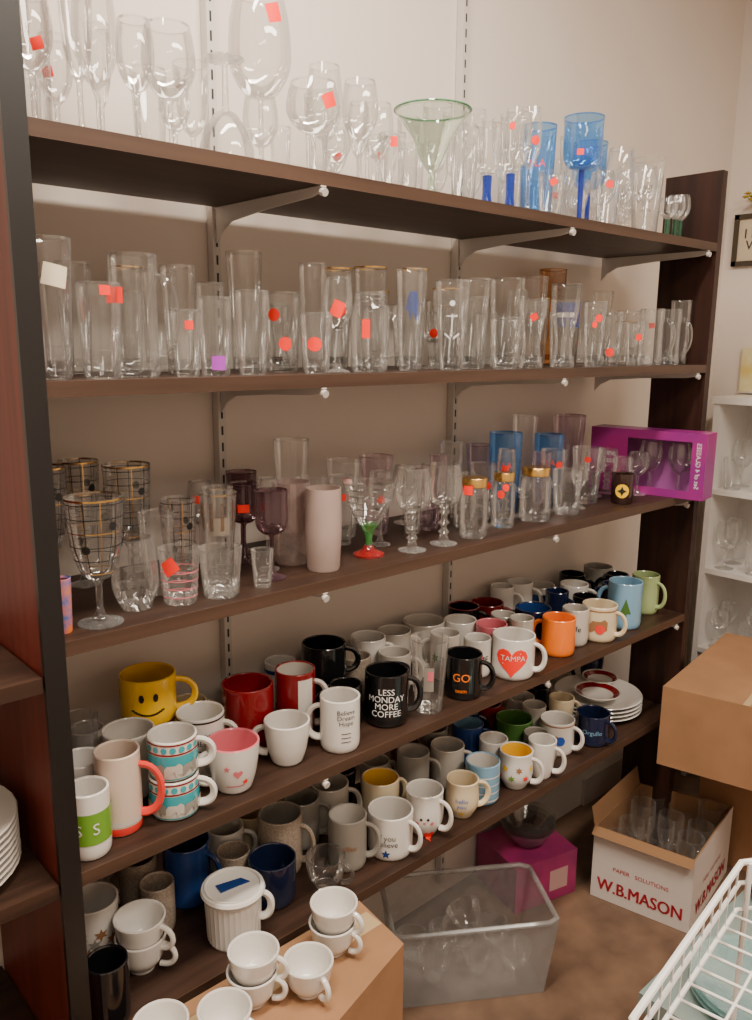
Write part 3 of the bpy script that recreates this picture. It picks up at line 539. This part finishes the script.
fr.box(x-.008,x-.002,.99,1.28,1.71,1.85,pm('sign_face',(.6,.5,.36),.6)); v,fs=textmesh('I LOVE\nWINE',.042); fr.add([Vector((x-.0095,1.19-X_,1.78+Y_)) for X_,Y_ in v],fs,INK); fr.obj('framed_wall_sign',smooth=False)
B=MB(); B.box(x-.012,x,1.08,1.22,1.30,1.44,pm('yellow_print',(.65,.5,.15),.6,noise=(.7,.65,.4),scale=20)); B.box(x-.016,x-.012,1.075,1.225,1.295,1.30,OFF); B.obj('yellow_picture',smooth=False)
B=MB()
for k in range(14):
    c=Vector((2.70+random.uniform(-.03,.03),1.2+random.uniform(-.05,.05),1.885+random.uniform(0,.06))); B.tube([(2.71,1.2,1.86),(c+Vector((2.71,1.2,1.86)))/2+Vector((0,0,.01)),c],.0015,LIME,5); B.lathe([(0,c.z-.006),(.012,c.z),(0,c.z+.006)],pm('yellow_petals',(.6,.45,.05),.7),8,cx=c.x,cy=c.y)
B.obj('yellow_flower_sprig')
# white wire basket rack
B=MB(); wm=pm('white_coated_wire',(.78,.76,.73),.3)
A=Vector((.645,.34,.79)); ex=Vector((.37,.045,.0)); ey=Vector((.05,-.30,0)); dz=Vector((0,0,-.07))
def rimw(o,r): 
    c=[A+o,A+ex+o,A+ex+ey+o,A+ey+o]; d=[]
    for i in range(4):
        for k in range(7): d.append(c[i].lerp(c[(i+1)%4],.05+.9*k/6))
    B.tube(d,r,wm,8,True)
rimw(Vector(),.0042); rimw(Vector((0,0,-.03)),.003); rimw(dz,.003)
for k in range(1,12):
    u=k/12; a_=A+ex*u; b_=a_+ey; B.tube([a_,a_+dz,b_+dz,b_],.0018,wm,6)
for k in range(1,6):
    u=k/6; a_=A+ey*u; b_=a_+ex; B.tube([a_,a_+dz,b_+dz,b_],.002,wm,6)
for q in(A,A+ex,A+ex+ey,A+ey): w_=q+(A+ex/2+ey/2-q)*.06; B.tube([w_,Vector((w_.x,w_.y,.003))],.004,wm,8)
B.obj('white_wire_basket_stand')
tb=MB(); TC=pm('pale_table_cloth',(.16,.22,.21),.8,noise=(.22,.26,.24),scale=14); tb.box(1.06,1.5,.05,.54,.42,.45,TC)
for q in((1.09,.08),(1.47,.08),(1.09,.51),(1.47,.51)): tb.box(q[0]-.015,q[0]+.015,q[1]-.015,q[1]+.015,.001,.42,POSTW)
tb.obj('small_display_table',smooth=False)
B=MB(); 
for q in range(3): B.lathe(plate_prof(.10),glass('pale_teal_glass',(.75,.87,.86),(.45,.6,.6),.25),36,z0=q*.01)
B.obj('stack_of_glass_plates',(1.18,.41,.4505))
B=MB(); B.lathe(tum(.11,.036),CLEAR); patch(B,lambda z:.034,-2.8,.06,.03,.03,RED); B.obj('tumbler',(1.33,.43,.4505))
B=MB(); mugobj('mug',.1,.042,0,B,dict(c=NAVY,hd=200)); B.obj('coffee_mug',(1.44,.49,.4505))

# ---------------------------------------------------------------- light
def area(n,loc,sx,sy,e,c,rot=(0,0,0)):
    l=bpy.data.lights.new(n,'AREA'); l.shape='RECTANGLE'; l.size=sx; l.size_y=sy; l.energy=e; l.color=c; o=bpy.data.objects.new(n,l); o.location=loc; o.rotation_euler=rot; S.collection.objects.link(o)
area('fluorescent_light_near_wall',(.5,.6,2.66),1.2,.16,56,(1,.88,.74))
area('fluorescent_light_aisle',(1.0,-.5,2.66),1.3,.25,54,(1,.88,.74))
area('fluorescent_light_rear',(-.4,-1.2,2.66),1.2,.3,15,(1,.88,.74))
w=bpy.data.worlds.new('world'); S.world=w; w.use_nodes=True; w.node_tree.nodes['Background'].inputs[0].default_value=(1,.9,.8,1); w.node_tree.nodes['Background'].inputs[1].default_value=.1
